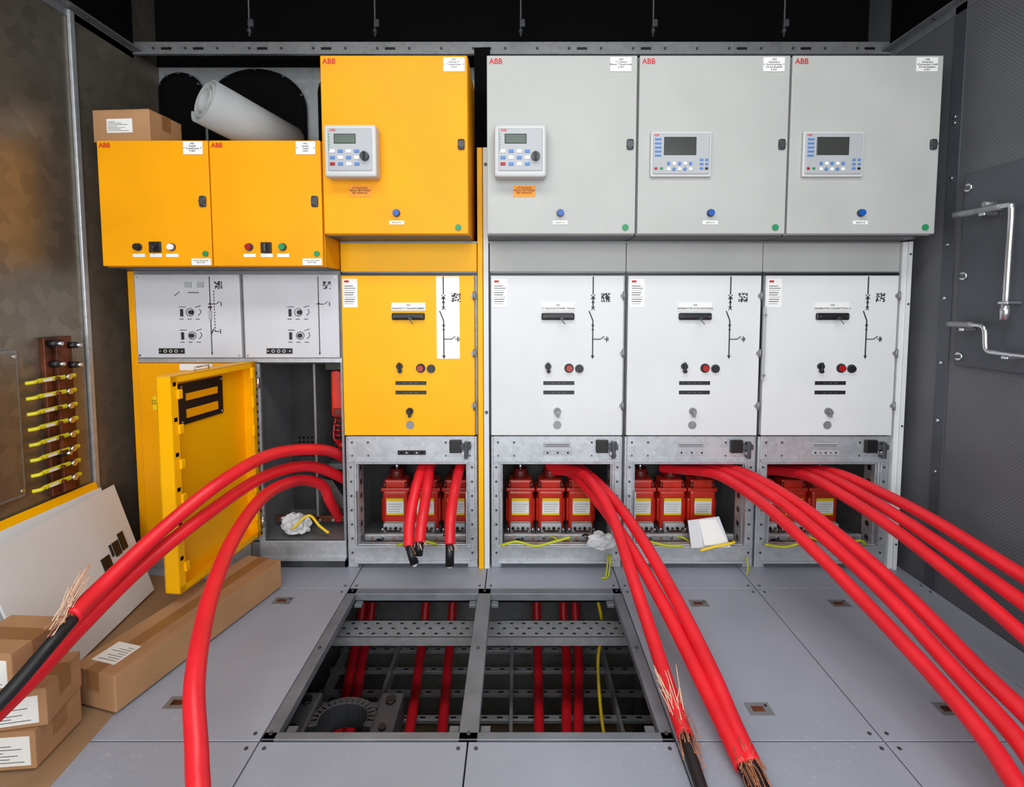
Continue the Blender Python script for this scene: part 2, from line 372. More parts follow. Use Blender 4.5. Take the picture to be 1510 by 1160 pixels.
def compartment(e,x0,w,offs,wires=True):
    x1=x0+w
    b=B() # shell
    b.box(x0+.002,x0+.006,.02,YD,.02,.505,GALI); b.box(x1-.006,x1-.002,.02,YD,.02,.505,GALI)
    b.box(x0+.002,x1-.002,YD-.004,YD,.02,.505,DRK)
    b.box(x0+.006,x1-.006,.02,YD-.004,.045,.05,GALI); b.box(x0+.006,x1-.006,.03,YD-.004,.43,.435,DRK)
    b.done('compartment_shell',e)
    b=B() # front frame
    for xa,xb in ((x0+.004,x0+.042),(x1-.042,x1-.004)):
        b.box(xa,xb,.0,.028,0,.505,GAL,.003); b.box(xa+.008,xb-.008,-.004,.0,.03,.41,GAL,.002)
        for k in range(7): b.cyl(((xa+xb)/2,-.005,.06+k*.055),.0045,.004,DKS,'Y',8)
        xi=xb if xa<x0+.02 else xa-.004
        b.box(xi,xi+.004,.01,.07,.05,.41,GAL)
        for k in range(6): b.box(xi-.0006,xi+.0046,.03,.05,.09+k*.055,.11+k*.055,BLK)
    b.box(x0+.03,x1-.03,-.004,.02,.022,.092,GAL,.003)
    b.box(x0+.03,x1-.03,-.016,-.004,.022,.030,GAL,.001); b.box(x0+.03,x1-.03,-.016,-.004,.083,.09,GAL,.001)
    b.box(x0+.04,x1-.04,.0,.05,.400,.408,GAL,.001)
    b.box(x0+.04,x0+.045,-.02,.0,.09,.30,GAL); b.box(x1-.045,x1-.04,-.02,.0,.09,.30,GAL)
    # upper sheet with label and lock
    b.box(x0+.012,x1-.012,-.006,.004,.415,.508,GAL,.002)
    b.box(x0+.012,x1-.012,-.014,-.006,.412,.420,GAL,.001)
    for xx in (x0+.03,x0+.09,x1-.03,x1-.12):
        b.cyl((xx,-.008,.485),.004,.004,DKS,'Y',8); b.cyl((xx,-.008,.435),.003,.004,DKS,'Y',8)
    lm=BLK if x0<-.3 else LG2
    b.box(x0+.20,x0+.305,-.009,-.006,.438,.455,lm,.001)
    for k in range(5): b.cyl((x0+.215+k*.019,-.0095,.4465),.0035,.002,CHR if k%2 else BLKM,'Y',8)
    if x0>-.3:
        b.box(x0+.20,x0+.30,-.009,-.006,.466,.484,lm,.001)
        for k in range(2): b.box(x0+.205,x0+.295,-.0095,-.009,.470+k*.006,.472+k*.006,BLK)
    b.box(x0+.395,x0+.44,-.022,-.006,.448,.496,BLK,.003)
    b.box(x0+.435,x0+.475,-.03,-.012,.462,.482,DKS,.003); b.box(x0+.45,x0+.465,-.034,-.01,.43,.49,DKS,.003)
    b.cyl((x0+.452,-.02,.45),.008,.02,CHR,'Y',10)
    b.done('compartment_front_frame',e)
    cx=x0+w/2
    for o in offs: transformer(e,x0+o,.165,.05)
    b=B()
    for o in offs:
        b.cyl((x0+o,.25,.385),.03,.09,RDD,'Z',16,r2=.022)
        b.cyl((x0+o,.25,.35),.036,.012,RDD,'Z',16)
        b.cyl((x0+o,.25,.37),.036,.012,RDD,'Z',16)
    b.box(x0+.06,x1-.06,.10,.105,.39,.43,BLKM)
    b.done('cable_bushings',e)
    b=B(); b.box(x0+.05,x1-.05,.06,.075,.075,.10,GAL,.002)
    for k in range(9): b.cyl((x0+.08+k*.042,.058,.088),.005,.006,CHR if k%2 else CU,'Y',8)
    b.box(x0+.06,x1-.06,.085,.105,.052,.06,CU,.001)
    for k in range(3):
        a=x0+.08+.13*k
        b.tube([(a,.09,.06),(a+.03,.05,.085+.01*k),(a+.08,.04,.07),(a+.12,.08,.075)],.004,GRW if k==1 else CBK,6)
    b.done('earthing_bar',e)

def relay(e,x0,kind):
    b=B(); y=-.157
    if kind=='block':
        xa,xb=x0+.028,x0+.195
        b.box(xa,xb,y-.055,y,1.408,1.572,LGR,.008)
        b.box(xa+.012,xb-.012,y-.058,y-.05,1.425,1.56,LG2,.004)
        b.box(xa+.035,xb-.065,y-.060,y-.056,1.512,1.54,LCD,.002)
        b.box(xa+.033,xb-.063,y-.059,y-.055,1.510,1.542,BLK,.002)
        for i in range(4):
            for j in range(3):
                mm=REDB if (i==0 and j==0) else KEY if (i+j)%2 else LBW
                b.box(xa+.02+i*.026,xa+.036+i*.026,y-.0605,y-.057,1.442+j*.020,1.452+j*.020,mm,.001)
        b.cyl((xb-.035,y-.064,1.47),.014,.014,DKS,'Y',18); b.box(xb-.0375,xb-.0325,y-.08,y-.066,1.458,1.482,BLK,.001)
        text('ABB',xa+.02,y-.0585,1.549,.011,TXR,e,'maker_lettering',bold=.0002)
        for i in range(7): b.cyl((xa+.018,y-.0585,1.54-i*.008),.0018,.002,GRN,'Y',6)
    else:
        xa,xb=x0+.04,x0+.24
        b.box(xa,xb,y-.012,y,1.418,1.565,LGR,.004)
        b.box(xa+.007,xb-.007,y-.015,y-.01,1.426,1.557,LG2,.003)
        b.box(xa+.042,xb-.052,y-.017,y-.014,1.487,1.545,LCDD,.002)
        for i in range(5):
            b.box(xa+.012,xa+.034,y-.0165,y-.014,1.482+i*.013,1.489+i*.013,KEY,.001)
        for i in range(5):
            for j in range(2):
                b.cyl((xa+.058+i*.018,y-.0165,1.442+j*.018),.0055,.003,KEY if (i+j)%2 else LBW,'Y',12)
        for i in range(3):
            b.box(xb-.04,xb-.028,y-.0165,y-.014,1.44+i*.014,1.448+i*.014,KEY,.001); b.box(xb-.022,xb-.012,y-.0165,y-.014,1.44+i*.014,1.448+i*.014,KEY if i else BLK,.001)
        b.box(xa+.012,xa+.022,y-.0165,y-.014,1.44,1.448,REDB,.001); b.box(xa+.03,xa+.04,y-.0165,y-.014,1.44,1.448,GRN,.001)
        text('ABB',xa+.01,y-.0155,1.548,.009,TXR,e,'maker_lettering',bold=.0002)
    b.done('protection_relay',e)

def tall_unit(x0,P,PD,kind,offs,names,wl=.497):
    w=.5
    e=empty('switchgear_cabinet',(x0,0,0))
    # ---- LV compartment
    b=lv_common(e,x0,wl,1.232,1.812,PD)
    y=-.157
    b.cyl((x0+wl-.023,y-.004,1.525),.011,.010,DKS,'Y',20); b.box(x0+wl-.034,x0+wl-.012,y-.006,y,1.508,1.542,DKS,.005)
    b.cyl((x0+.245,y-.003,1.302),.0125,.006,DKS,'Y',20); b.cyl((x0+.245,y-.008,1.302),.0105,.012,BLUE,'Y',20)
    b.box(x0+.22,x0+.27,y-.002,y,1.265,1.277,LBW,.0005)
    b.cyl((x0+wl-.035,y-.002,1.255),.0105,.004,GRN,'Y',20)
    nameplate(b,e,x0+.405,x0+.475,1.758,1.803,y,names)
    text('REMOTE',x0+.245,y-.003,1.268,.008,INK,e,'button_text','CENTER')
    if kind=='block':
        b.box(x0+.088,x0+.162,y-.0015,y,1.355,1.392,LBO)
        text('ATTENTION\nRELAY SETTINGS\nSEE MANUAL',x0+.125,y-.003,1.381,.009,INK,e,'label_text','CENTER')
    text('ABB',x0+.010,y-.001,1.783,.024,TXR,e,'maker_lettering',bold=.0005)
    b.done('low_voltage_door',e)
    relay(e,x0,kind)
    # ---- breaker compartment
    b=B()
    b.box(x0+.001,x0+w-.001,.006,YD,.512,1.222,GALI)
    b.box(x0+.001,x0+w-.001,-.002,.01,1.118,1.222,P,.002)
    b.box(x0+.001,x0+w-.001,-.004,.006,1.106,1.114,BLK)
    b.box(x0,x0+.004,-.001,.01,.512,1.12,DKS)
    b.done('breaker_compartment_body',e)
    b=B(); b.box(x0+.006,x0+w-.010,-.016,.004,.514,1.103,P if P is YEL else WHT,.002)
    y=-.016
    if P is YEL: b.box(x0+.352,x0+.436,y-.0015,y,.80,1.10,LBW)
    b.box(x0+.012,x0+.065,y-.0015,y,.988,1.092,LBW)
    for k in range(9): b.box(x0+.018,x0+.05+.003*(k%4),y-.002,y-.001,1.0+k*.008,1.0025+k*.008,INK if k%3 else LG2)
    b.box(x0+.018,x0+.035,y-.002,y-.001,1.078,1.086,TXR)
    b.box(x0+.188,x0+.312,y-.003,y,.976,1.005,LBW,.001)
    text(' '.join(names[1:3]).upper()[:22],x0+.25,y-.004,.981,.0095,INK,e,'nameplate_text','CENTER',bold=.0001)
    text(names[0],x0+.25,y-.004,.9935,.009,INK,e,'nameplate_text','CENTER')
    b.box(x0+.19,x0+.31,y-.012,y,.942,.968,BLK,.005); b.box(x0+.20,x0+.30,y-.018,y-.01,.948,.962,BLK,.003)
    for xx in (x0+.20,x0+.30): b.cyl((xx,y-.015,.955),.004,.01,DKS,'Y',8)
    key(b,x0+.262,y-.016,.948)
    # mimic
    xs=x0+.378; z=y-.0015
    sld_line(b,xs,1.035,1.10,z); arrow(b,xs,1.025,z,0,-1,.013)
    diag(b,xs-.008,1.018,xs+.008,1.034,z); diag(b,xs+.008,1.018,xs-.008,1.034,z)
    sld_line(b,xs,.985,1.018,z); sld_line(b,xs,.81,.94,z); arrow(b,xs,.812,z,0,-1,.013)
    diag(b,xs,.94,xs-.014,.975,z,.004); diag(b,xs-.006,.979,xs+.006,.991,z); diag(b,xs+.006,.979,xs-.006,.991,z)
    arrow(b,xs,1.004,z,0,1,.012); arrow(b,xs,.925,z,0,-1,.012); arrow(b,xs,.905,z,0,1,.010)
    hl(b,xs,xs+.028,.872,z); diag(b,xs+.028,.872,xs+.042,.882,z,.003); hl(b,xs+.042,xs+.05,.872,z)
    sld_line(b,xs+.051,.862,.882,z,.003); sld_line(b,xs+.056,.866,.878,z,.003)
    qr(b,x0+.408,1.008,.032,z)
    # operating elements
    b.cyl((x0+.215,y-.006,.772),.0115,.012,BLK,'Y',18); b.box(x0+.211,x0+.219,y-.02,y-.008,.755,.787,BLK,.002); b.cyl((x0+.217,y-.008,.754),.007,.012,BLK,'Y',12)
    b.cyl((x0+.292,y-.002,.765),.017,.004,INK,'Y',22); b.cyl((x0+.292,y-.008,.765),.0115,.014,REDB,'Y',20)
    b.cyl((x0+.33,y-.002,.763),.016,.004,DKS,'Y',22); b.cyl((x0+.33,y-.006,.763),.0125,.012,BLK,'Y',20)
    for z0 in (.703,.668):
        b.box(x0+.198,x0+.312,y-.002,y,z0,z0+.014,BLK,.0008); 
        for xx in (x0+.21,x0+.3): b.cyl((xx,y-.0025,z0+.007),.002,.002,DKS,'Y',6)
        for k in range(3): b.box(x0+.228+k*.02,x0+.24+k*.02,y-.0028,y-.001,z0+.004,z0+.009,DKS)
    kk=BLK if P is YEL else GALI
    b.cyl((x0+.25,y-.005,.605),.013,.010,kk,'Y',18); b.cyl((x0+.25,y-.016,.605),.008,.018,kk,'Y',12); b.box(x0+.247,x0+.256,y-.022,y-.008,.585,.603,kk,.002)
    b.cyl((x0+.25,y-.001,.553),.015,.003,GALI,'Y',22)
    for z0 in (1.03,.82,.625):
        b.cyl((x0+w-.010,y-.006,z0),.005,.03,GALI,'Z',10); b.cyl((x0+w-.014,y-.003,z0),.008,.006,GALI,'Y',10)
    b.done('breaker_door',e)
    compartment(e,x0,w,offs)
    return e
tall_unit(-.645,YEL,YELD,'block',(.145,.27,.395),['H03','Railway P','Transformer','0.5kV'],.485)
tall_unit(-.10,GRY,GRY,'block',(.115,.24,.365),['H04','TV Zaliche','Power Transformer','6.3kV'])
tall_unit(.40,GRY,GRY,'hmi',(.115,.24,.365),['H05','Generator','Synchronizing','Circuit Breaker','6.3kV'])
tall_unit(.90,GRY,GRY,'hmi',(.115,.24,.365),['H06','Generator','Connection Unit','Circuit Breaker','6.3kV'])

def low_unit(x0,w,idx,xl,wl):
    e=empty('switchgear_cabinet',(x0,0,0)); x1=xl+wl
    b=lv_common(e,xl,wl,1.125,1.541,YELD); y=-.157
    b.cyl((x1-.024,y-.004,1.34),.011,.010,DKS,'Y',20); b.box(x1-.035,x1-.013,y-.006,y,1.322,1.358,DKS,.005)
    b.cyl((x1-.022,y-.002,1.168),.0095,.004,GRN,'Y',20)
    nameplate(b,e,x1-.082,x1-.018,1.493,1.535,y,['H0%d'%(idx),'Feeder','Transformer' if idx==1 else 'Cable','0.4kV'])
    b.box(x1-.07,x1-.006,y-.002,y,1.13,1.152,LBW,.0005); text('LOW VOLTAGE\nBOX H0%d'%idx,x1-.038,y-.003,1.143,.007,INK,e,'label_text','CENTER')
    text('ABB',xl+.010,y-.001,1.516,.021,TXR,e,'maker_lettering',bold=.0005)
    o=(.125,.182,.237)
    for k,xx in enumerate(o):
        b.cyl((xl+xx,y-.002,1.19),.013,.004,DKS,'Y',20)
        b.box(xl+xx-.02,xl+xx+.02,y-.0015,y,1.157,1.168,LBW)
    if idx==1:
        b.cyl((xl+o[0],y-.008,1.19),.011,.014,BLK,'Y',18); b.box(xl+o[1]-.02,xl+o[1]+.02,y-.006,y,1.172,1.208,BLK,.002); key(b,xl+o[1],y-.006,1.188); b.cyl((xl+o[2],y-.008,1.19),.010,.012,LBW,'Y',18)
    else:
        b.cyl((xl+o[0],y-.008,1.19),.010,.014,REDB,'Y',18); b.box(xl+o[1]-.018,xl+o[1]+.018,y-.006,y,1.17,1.206,BLK,.002); b.box(xl+o[1]-.004,xl+o[1]+.004,y-.018,y-.005,1.174,1.202,DKS,.002); b.cyl((xl+o[2],y-.008,1.19),.010,.012,GRN,'Y',18)
    b.done('low_voltage_door',e)
    # mimic panel section
    x1=x0+w
    b=B(); b.box(x0+.001,x1-.001,.006,YD,.79,1.122,GALI)
    b.box(x0,x1,-.004,.006,1.108,1.122,GALI); b.box(x0,x1,-.004,.006,.785,.80,GAL)
    b.done('mechanism_body',e)
    b=B(); b.box(x0+.006,x1-.006,-.012,.004,.803,1.108,SLDW,.002); y=-.012
    xs=x0+.28
    sld_line(b,xs,.822,1.10,y,.003); arrow(b,xs,.822,y); qr(b,xs+.018,1.055,.028,y)
    hl(b,xs-.008,xs+.02,1.0,y); arrow(b,xs,1.0,y,0,1,.01)
    diag(b,xs+.022,1.0,xs+.035,1.01,y); sld_line(b,xs+.04,.992,1.008,y,.003)
    if idx==1:
        for k in range(14): b.box(xs+.013,xs+.016,y-.0012,y,.90+k*.011,.906+k*.011,INK)
        b.box(xs-.006,xs+.006,y-.004,y,.945,.975,LG2); b.box(xs-.006,xs+.006,y-.004,y,.985,.992,CUB)
        hl(b,xs+.014,xs+.03,.90,y); sld_line(b,xs+.034,.892,.908,y,.003)
        diag(b,xs,.89,xs+.01,.91,y,.004)
        b.box(x0+.19,x0+.215,y-.003,y,1.06,1.08,LG2); b.box(x0+.235,x0+.26,y-.003,y,1.06,1.08,LG2)
        ring(b,x0+.2,1.07,.009,y,CUB); ring(b,x0+.247,1.07,.009,y,GRN)
        hl(b,x0+.20,x0+.24,1.042,y); diag(b,x0+.15,1.03,x0+.17,1.045,y)
    for k,zz in enumerate((.97,.885)):
        ring(b,x0+.205+.005*k,zz,.014,y); b.cyl((x0+.21,y-.004,zz),.008,.008,INK,'Y',14)
        b.box(x0+.17,x0+.18,y-.003,y,zz-.015,zz+.012,INK); b.tube([(x0+.235,y-.001,zz-.012),(x0+.245,y-.001,zz),(x0+.24,y-.001,zz+.012)],.0012,INK,5)
        diag(b,x0+.165,zz+.02,x0+.19,zz+.02,y); diag(b,x0+.225,zz+.018,x0+.245,zz+.024,y)
        for s in range(3): b.box(x0+.165+s*.03,x0+.18+s*.03,y-.0008,y,zz-.026,zz-.0235,INK)
    b.box(x0+.085,x0+.18,y-.003,y,.818,.838,BLK,.001)
    for k in range(3): ring(b,x0+.11+k*.02,.828,.005,y-.003,LBW,.0009)
    for xx in (x0+.092,x0+.172): b.cyl((xx,y-.004,.828),.003,.003,CHR,'Y',8)
    for xx in (x0+.015,x1-.015):
        for zz in (.812,1.098): b.cyl((xx,y-.001,zz),.004,.003,CHR,'Y',8)
    b.done('mimic_panel',e)
    return e
e1=low_unit(-1.40,.395,1,-1.39,.371)
b=B(); b.box(-1.40,-1.007,.006,YD,.0,.785,YELD); b.box(-1.396,-1.012,-.014,.004,.115,.782,YELD,.004); b.box(-1.345,-1.30,-.016,-.013,.61,.66,LBY); text('WARNING\nEARTHED',-1.322,-.017,.64,.011,INK,e1,'label_text','CENTER')
b.box(-1.398,-1.007,-.006,.006,.0,.108,GAL,.002)
b.box(-1.425,-1.401,-.004,YD,.0,1.12,YELD,.002)
b.box(-1.24,-1.12,-.016,-.013,.757,.78,LBW)
b.done('cable_compartment_cover',e1)
e2=low_unit(-1.004,.358,2,-1.019,.372)
# open cable compartment
b=B(); x0,x1=-1.004,-.646
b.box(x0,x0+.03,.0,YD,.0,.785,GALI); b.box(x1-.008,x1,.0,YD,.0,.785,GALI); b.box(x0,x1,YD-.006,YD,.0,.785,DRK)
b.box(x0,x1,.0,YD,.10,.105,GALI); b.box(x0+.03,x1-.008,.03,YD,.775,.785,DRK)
b.box(x0+.03,x1,-.004,.01,.035,.105,GAL,.002); b.box(x0+.03,x1,-.02,-.004,.035,.043,GAL); b.box(x0+.0,x1,.0,.08,.0,.035,DKS)
b.box(x0+.03,x0+.05,-.004,.01,.105,.78,GAL,.001)
for k in range(22): b.box(x0+.036,x0+.042,-.0045,-.003,.13+k*.029,.142+k*.029,BLK)
for i in range(14):
    for j in range(5):
        b.box(x0+.06+i*.018,x0+.068+i*.018,YD-.0075,YD-.006,.34+j*.02,.348+j*.02,BLKM)
b.box(x0+.20,x0+.208,.12,YD-.006,.105,.775,GALI); b.box(x0+.08,x1-.05,.24,YD-.01,.30,.325,GALI,.002)
b.box(x0+.035,x1-.01,.12,.135,.125,.15,CUB,.002)
for k in range(6): b.cyl((x0+.06+k*.052,.115,.1375),.007,.012,CHR,'Y',6)
b.quad([(x0+.16,.15,.30),(x0+.27,.10,.30),(x0+.34,.10,.19),(x0+.24,.15,.17)],GALI,.004)
b.done('cable_compartment_shell',e2)
b=B(); b.box(-.715,-.655,.06,.18,.565,.745,RTR,.01); b.box(-.705,-.665,.05,.07,.575,.60,RDD,.004); b.cyl((-.685,.06,.73),.016,.03,RTR,'Y',16)
b.box(-.73,-.655,.055,.062,.75,.775,BLK)
pts=[(-.69+.016*math.cos(t*.9),.07+.016*math.sin(t*.9),.55-t*.0028) for t in range(30)]
b.tube(pts,.003,REDB,6,2)
b.tube([(-.70,.07,.56),(-.705,.06,.52),(-.70,.05,.48),(-.67,.06,.465)],.004,REDB,6)
b.tube([(-.69,.06,.47),(-.67,.04,.46),(-.655,.06,.48)],.012,REDB,8)
b.done('surge_arrester_device',e2)
# open door, hinged on the left post and swung outwards
b=B(); xa,xb=-.05,0; ya,yb=-.40,-.008; za,zb=.135,.79
b.X=Matrix.Translation((-.958,-.012,0))@Matrix.Rotation(math.radians(-6.5),4,'Z')
b.box(xa,xa+.003,ya,yb,za,zb,YEL)
b.box(xa,xb,ya,ya+.003,za,zb,YEL,.001); b.box(xa,xb,yb-.003,yb,za,zb,YEL); b.box(xa,xb,ya,yb,za,za+.003,YEL); b.box(xa,xb,ya,yb,zb-.003,zb,YEL)
b.box(xb-.003,xb,ya,ya+.022,za,zb,YEL); b.box(xb-.003,xb,yb-.02,yb,za,zb,YEL); b.box(xb-.003,xb,ya,yb,za,za+.02,YEL); b.box(xb-.003,xb,ya,yb,zb-.02,zb,YEL)
for k in range(6):
    z=za+.06+k*.105
    b.box(xb-.004,xb+.006,ya+.018,ya+.035,z,z+.028,YEL,.002)
    b.box(xb-.0035,xb+.0008,ya+.004,ya+.016,z+.04,z+.052,BLKM)
    b.box(xb-.004,xb+.008,yb-.03,yb-.016,z+.01,z+.05,YEL,.002)
b.box(xa+.003,xa+.010,-.33,-.13,.625,.755,BLK,.003)
b.box(xa+.010,xa+.012,-.30,-.16,.70,.722,YELD); b.box(xa+.010,xa+.012,-.30,-.16,.645,.672,YELD)
for yy in (-.32,-.14):
    for zz in (.635,.745): b.cyl((xa+.012,yy,zz),.004,.004,CHR,'X',8)
b.tube([(xb-.02,ya+.12,zb),(xb-.02,ya+.12,zb+.012),(xb-.02,ya+.18,zb+.012),(xb-.02,ya+.18,zb)],.003,CHR,6,0)
for zz in (za+.05,zb-.08): b.cyl((xb+.006,yb+.004,zz),.006,.04,CHR,'Z',10)
b.done('open_yellow_door',e2)

# vertical trim strips between blocks and at the right end
b=B(); b.box(-.143,-.124,-.012,YD,.0,1.56,YEL,.002); b.box(-.122,-.103,-.012,YD,.0,1.56,WHT,.002)
for k in range(2): b.cyl((-.112+.0,-.014,1.5-k*.9),.006,.004,DKS,'Y',10)
b.box(-.16,-.10,.10,.105,1.23,1.96,BLKM)  # black sheet added to paint in the shade of the gap
b.done('cabinet_joint_trim')
b=B(); b.box(1.402,1.428,-.012,YD,.0,1.225,WHT,.002); b.box(1.418,1.432,-.02,-.010,.0,1.225,WHT,.001)
for z in (.1,.55,1.0,1.18): b.cyl((1.424,-.021,z),.004,.003,DKS,'Y',8)
b.done('cabinet_end_trim')
b=B(); b.box(-.645,1.40,.0,.20,1.222,1.228,GALI); b.done('cabinet_roof_plate')
b=B(); b.box(.896,.906,-.03,-.016,.72,.99,LG2,.003); b.cyl((.901,-.032,.96),.005,.01,CHR,'Y',8); b.cyl((.901,-.032,.74),.005,.01,CHR,'Y',8); b.done('door_interlock_bar')

# ------------------------------------------------------------------ loose things
def paper(name,c,s,seed):
    r=random.Random(seed); t=bmesh.new(); bmesh.ops.create_icosphere(t,subdivisions=3,radius=1)
    for v in t.verts:
        k=.75+.45*r.random(); v.co=Vector((v.co.x*s[0]*k,v.co.y*s[1]*k,max(-s[2]*.6,v.co.z*s[2]*k)))
    b=B(); b.add(t,PAP,Matrix.Translation(c)); return b.done(name)
paper('crumpled_bag',(-.86,.05,.145),(.055,.035,.045),1)
paper('crumpled_bag',(.315,-.03,.115),(.050,.03,.035),2)
b=B(); b.quad([(.655,-.02,.085),(.80,-.025,.09),(.775,.03,.185),(.66,.04,.165)],PAP,.006); b.quad([(.70,-.03,.10),(.79,-.035,.105),(.76,.02,.18),(.70,.03,.17)],LBW,.004)
b.tube([(.68,-.045,.088),(.73,-.05,.105),(.80,-.045,.118),(.815,-.02,.112)],.005,LBY,8); b.done('instruction_leaflet')
for pts in ([(-.06,-.02,.095),(.0,-.03,.115),(.07,-.03,.098),(.14,-.02,.11),(.2,-.025,.13)],[(.93,-.02,.1),(1.0,-.03,.095),(1.06,-.03,.11)],[(1.22,-.02,.095),(1.28,-.03,.12),(1.31,-.02,.1)],[(.5,-.02,.11),(.56,-.03,.10),(.62,-.03,.098)],[(-.85,-.0,.15),(-.80,.03,.19),(-.76,.03,.15),(-.72,.02,.125)],[(-.45,-.02,.095),(-.37,-.03,.12),(-.3,-.02,.1)]):
    b=B(); b.tube(pts,.005,GRW if pts[0][0]!=-.85 else LBY,8); b.done('earth_wire')
for x in (.345,.355): 
    b=B(); b.tube([(x,-.02,.06),(x-.01,-.05,.03),(x-.02,-.075,.006),(x-.035,-.085,.004)],.003,GRW,6); b.done('cable_tie')
b=B(); b.tube([(.865,-.02,.05),(.862,-.04,.02),(.85,-.06,.005)],.003,GRW,6); b.done('cable_tie')

# rubber mat roll
def roll(name,a,c,r0,r1,m):
    a=Vector(a); c=Vector(c); ax=(c-a); L=ax.length; ax.normalize(); u=ax.cross(Vector((0,0,1))).normalized(); v=ax.cross(u)
    t=bmesh.new(); th=.0050; n=300; turns=(r1-r0)/.0068
    prof=[]
    for i in range(n+1):
        f=i/n; ang=f*turns*2*math.pi+.6; r=r0+(r1-r0)*f; prof.append((ang,r))
    rows=[]
    for ang,r in prof:
        off=.010*math.sin(ang*.3+r*40)
        rows.append([t.verts.new(a+ax*(off+e*L)+(u*math.cos(ang)+v*math.sin(ang))*(r+q)) for e in (0,1) for q in (0,th)])
    for i in range(n):
        p,q=rows[i],rows[i+1]
        for k in ((0,1),(1,3),(3,2),(2,0)): 
            f=t.faces.new((p[k[0]],p[k[1]],q[k[1]],q[k[0]])); f.smooth=k in ((1,3),(2,0))
    bmesh.ops.recalc_face_normals(t,faces=t.faces[:])
    b=B(); b.add(t,m,None,'k'); return b.done(name)
roll('rubber_mat_roll',(-1.085,-.05,1.706),(-.90,.20,1.625),.028,.078,RUB)
def carton(name,size,loc,rotz=0,label=None,tape=True):
    M=Matrix.Translation(loc)@Matrix.Rotation(rotz,4,'Z'); w,d,h=size; b=B()
    b.box(-w/2,w/2,-d/2,d/2,0,h-.002,CARD,.003,M)
    b.box(-w/2,w/2,-d/2,-.001,h-.003,h,CARD,.001,M); b.box(-w/2,w/2,.001,d/2,h-.003,h,CARD,.001,M)
    if tape:
        b.box(-w/2-.001,w/2+.001,-.02,.02,h-.001,h+.0006,TAPE,0,M); b.box(w/2-.001,w/2+.0008,-.02,.02,h-.05,h,TAPE,0,M); b.box(-w/2-.0008,-w/2+.001,-.02,.02,h-.05,h,TAPE,0,M)
    for face,(a0,a1,c0,c1) in (label or []):
        if face=='f': b.box(a0,a1,-d/2-.001,-d/2,c0,c1,LBW,0,M); 
        if face=='r': b.box(w/2,w/2+.001,a0,a1,c0,c1,LBW,0,M)
        if face=='t': b.box(a0,a1,c0,c1,h,h+.0012,LBW,0,M)
        n=7
        for k in range(n):
            f=.12+.78*k/n; r=(.9,.55,.75,.4,.85,.6,.3)[k]
            if face=='f': b.box(a0+.004,a0+.004+(a1-a0-.008)*r,-d/2-.0015,-d/2,c0+(c1-c0)*f,c0+(c1-c0)*f+.0013,DKS,0,M)
            if face=='r': b.box(w/2,w/2+.0015,a0+.004,a0+.004+(a1-a0-.008)*r,c0+(c1-c0)*f,c0+(c1-c0)*f+.0013,DKS,0,M)
            if face=='t': b.box(a0+(a1-a0)*f,a0+(a1-a0)*f+.0013,c0+.006,c0+.006+(c1-c0-.012)*r,h,h+.0016,DKS,0,M)
    return b.done(name)
carton('cardboard_box',(.20,.15,.105),(-1.315,-.06,1.541),math.radians(-4),[('f',(-.05,.04,.03,.075))])
A=Vector((-.975,-.70)); C=Vector((-.83,-.14)); dr=(C-A); L=dr.length; dr.normalize(); nrm=Vector((-dr.y,dr.x)); ctr=(A+C)/2+nrm*.07
carton('long_cardboard_box',(L,.14,.095),(ctr.x,ctr.y,.006),math.atan2(dr.y,dr.x),[('t',(-L/2+.03,-L/2+.10,-.03,.045)),])
carton('cardboard_box',(.16,.13,.085),(-1.115,-.79,.006),math.radians(5),[('f',(-.02,.07,.01,.075))])
carton('cardboard_box',(.15,.12,.085),(-1.10,-.79,.092),math.radians(12),[('f',(-.05,.06,.01,.07))])
carton('cardboard_box',(.14,.13,.085),(-1.135,-.78,.178),math.radians(-3),[('f',(-.03,.06,.01,.07))])
# brown board on floor
b=B(); b.quad([(-.925,-1.45,.001),(-.99,-.62,.001),(-1.0,-.10,.001),(-1.49,-.04,.001),(-1.49,-1.45,.001)],CARDF,.004); b.done('brown_floor_board')
# leaning cover sheets
def sheet(name,pts,m,extra=None):
    b=B(); b.quad(pts,m,.006); 
    if extra: extra(b)
    return b.done(name)
sheet('metal_cover_panel',[(-1.36,-.66,.006),(-1.36,-.12,.006),(-1.490,-.12,.375),(-1.490,-.66,.375)],YEL)
sheet('metal_cover_panel',[(-1.33,-.68,.006),(-1.33,-.15,.006),(-1.481,-.11,.350),(-1.481,-.64,.350)],WHT)
def slots(b):
    def P(s,t):
        a,bb,c,d=[Vector(q) for q in SH]; return a.lerp(bb,s).lerp(d.lerp(c,s),t)
    for s0,s1,t0,t1 in ((.79,.845,.44,.56),(.86,.91,.45,.60),(.66,.735,.26,.50),(.76,.775,.46,.56)):
        n=(P(s1,t0)-P(s0,t0)).cross(P(s0,t1)-P(s0,t0)).normalized()
        b.quad([P(s0,t0)+n*.004,P(s1,t0)+n*.004,P(s1,t1)+n*.004,P(s0,t1)+n*.004],BLK,.006)
SH=[(-1.20,-.66,.008),(-1.265,-.17,.008),(-1.466,-.071,.345),(-1.396,-.60,.345)]
sheet('metal_cover_panel',SH,WHT,slots)

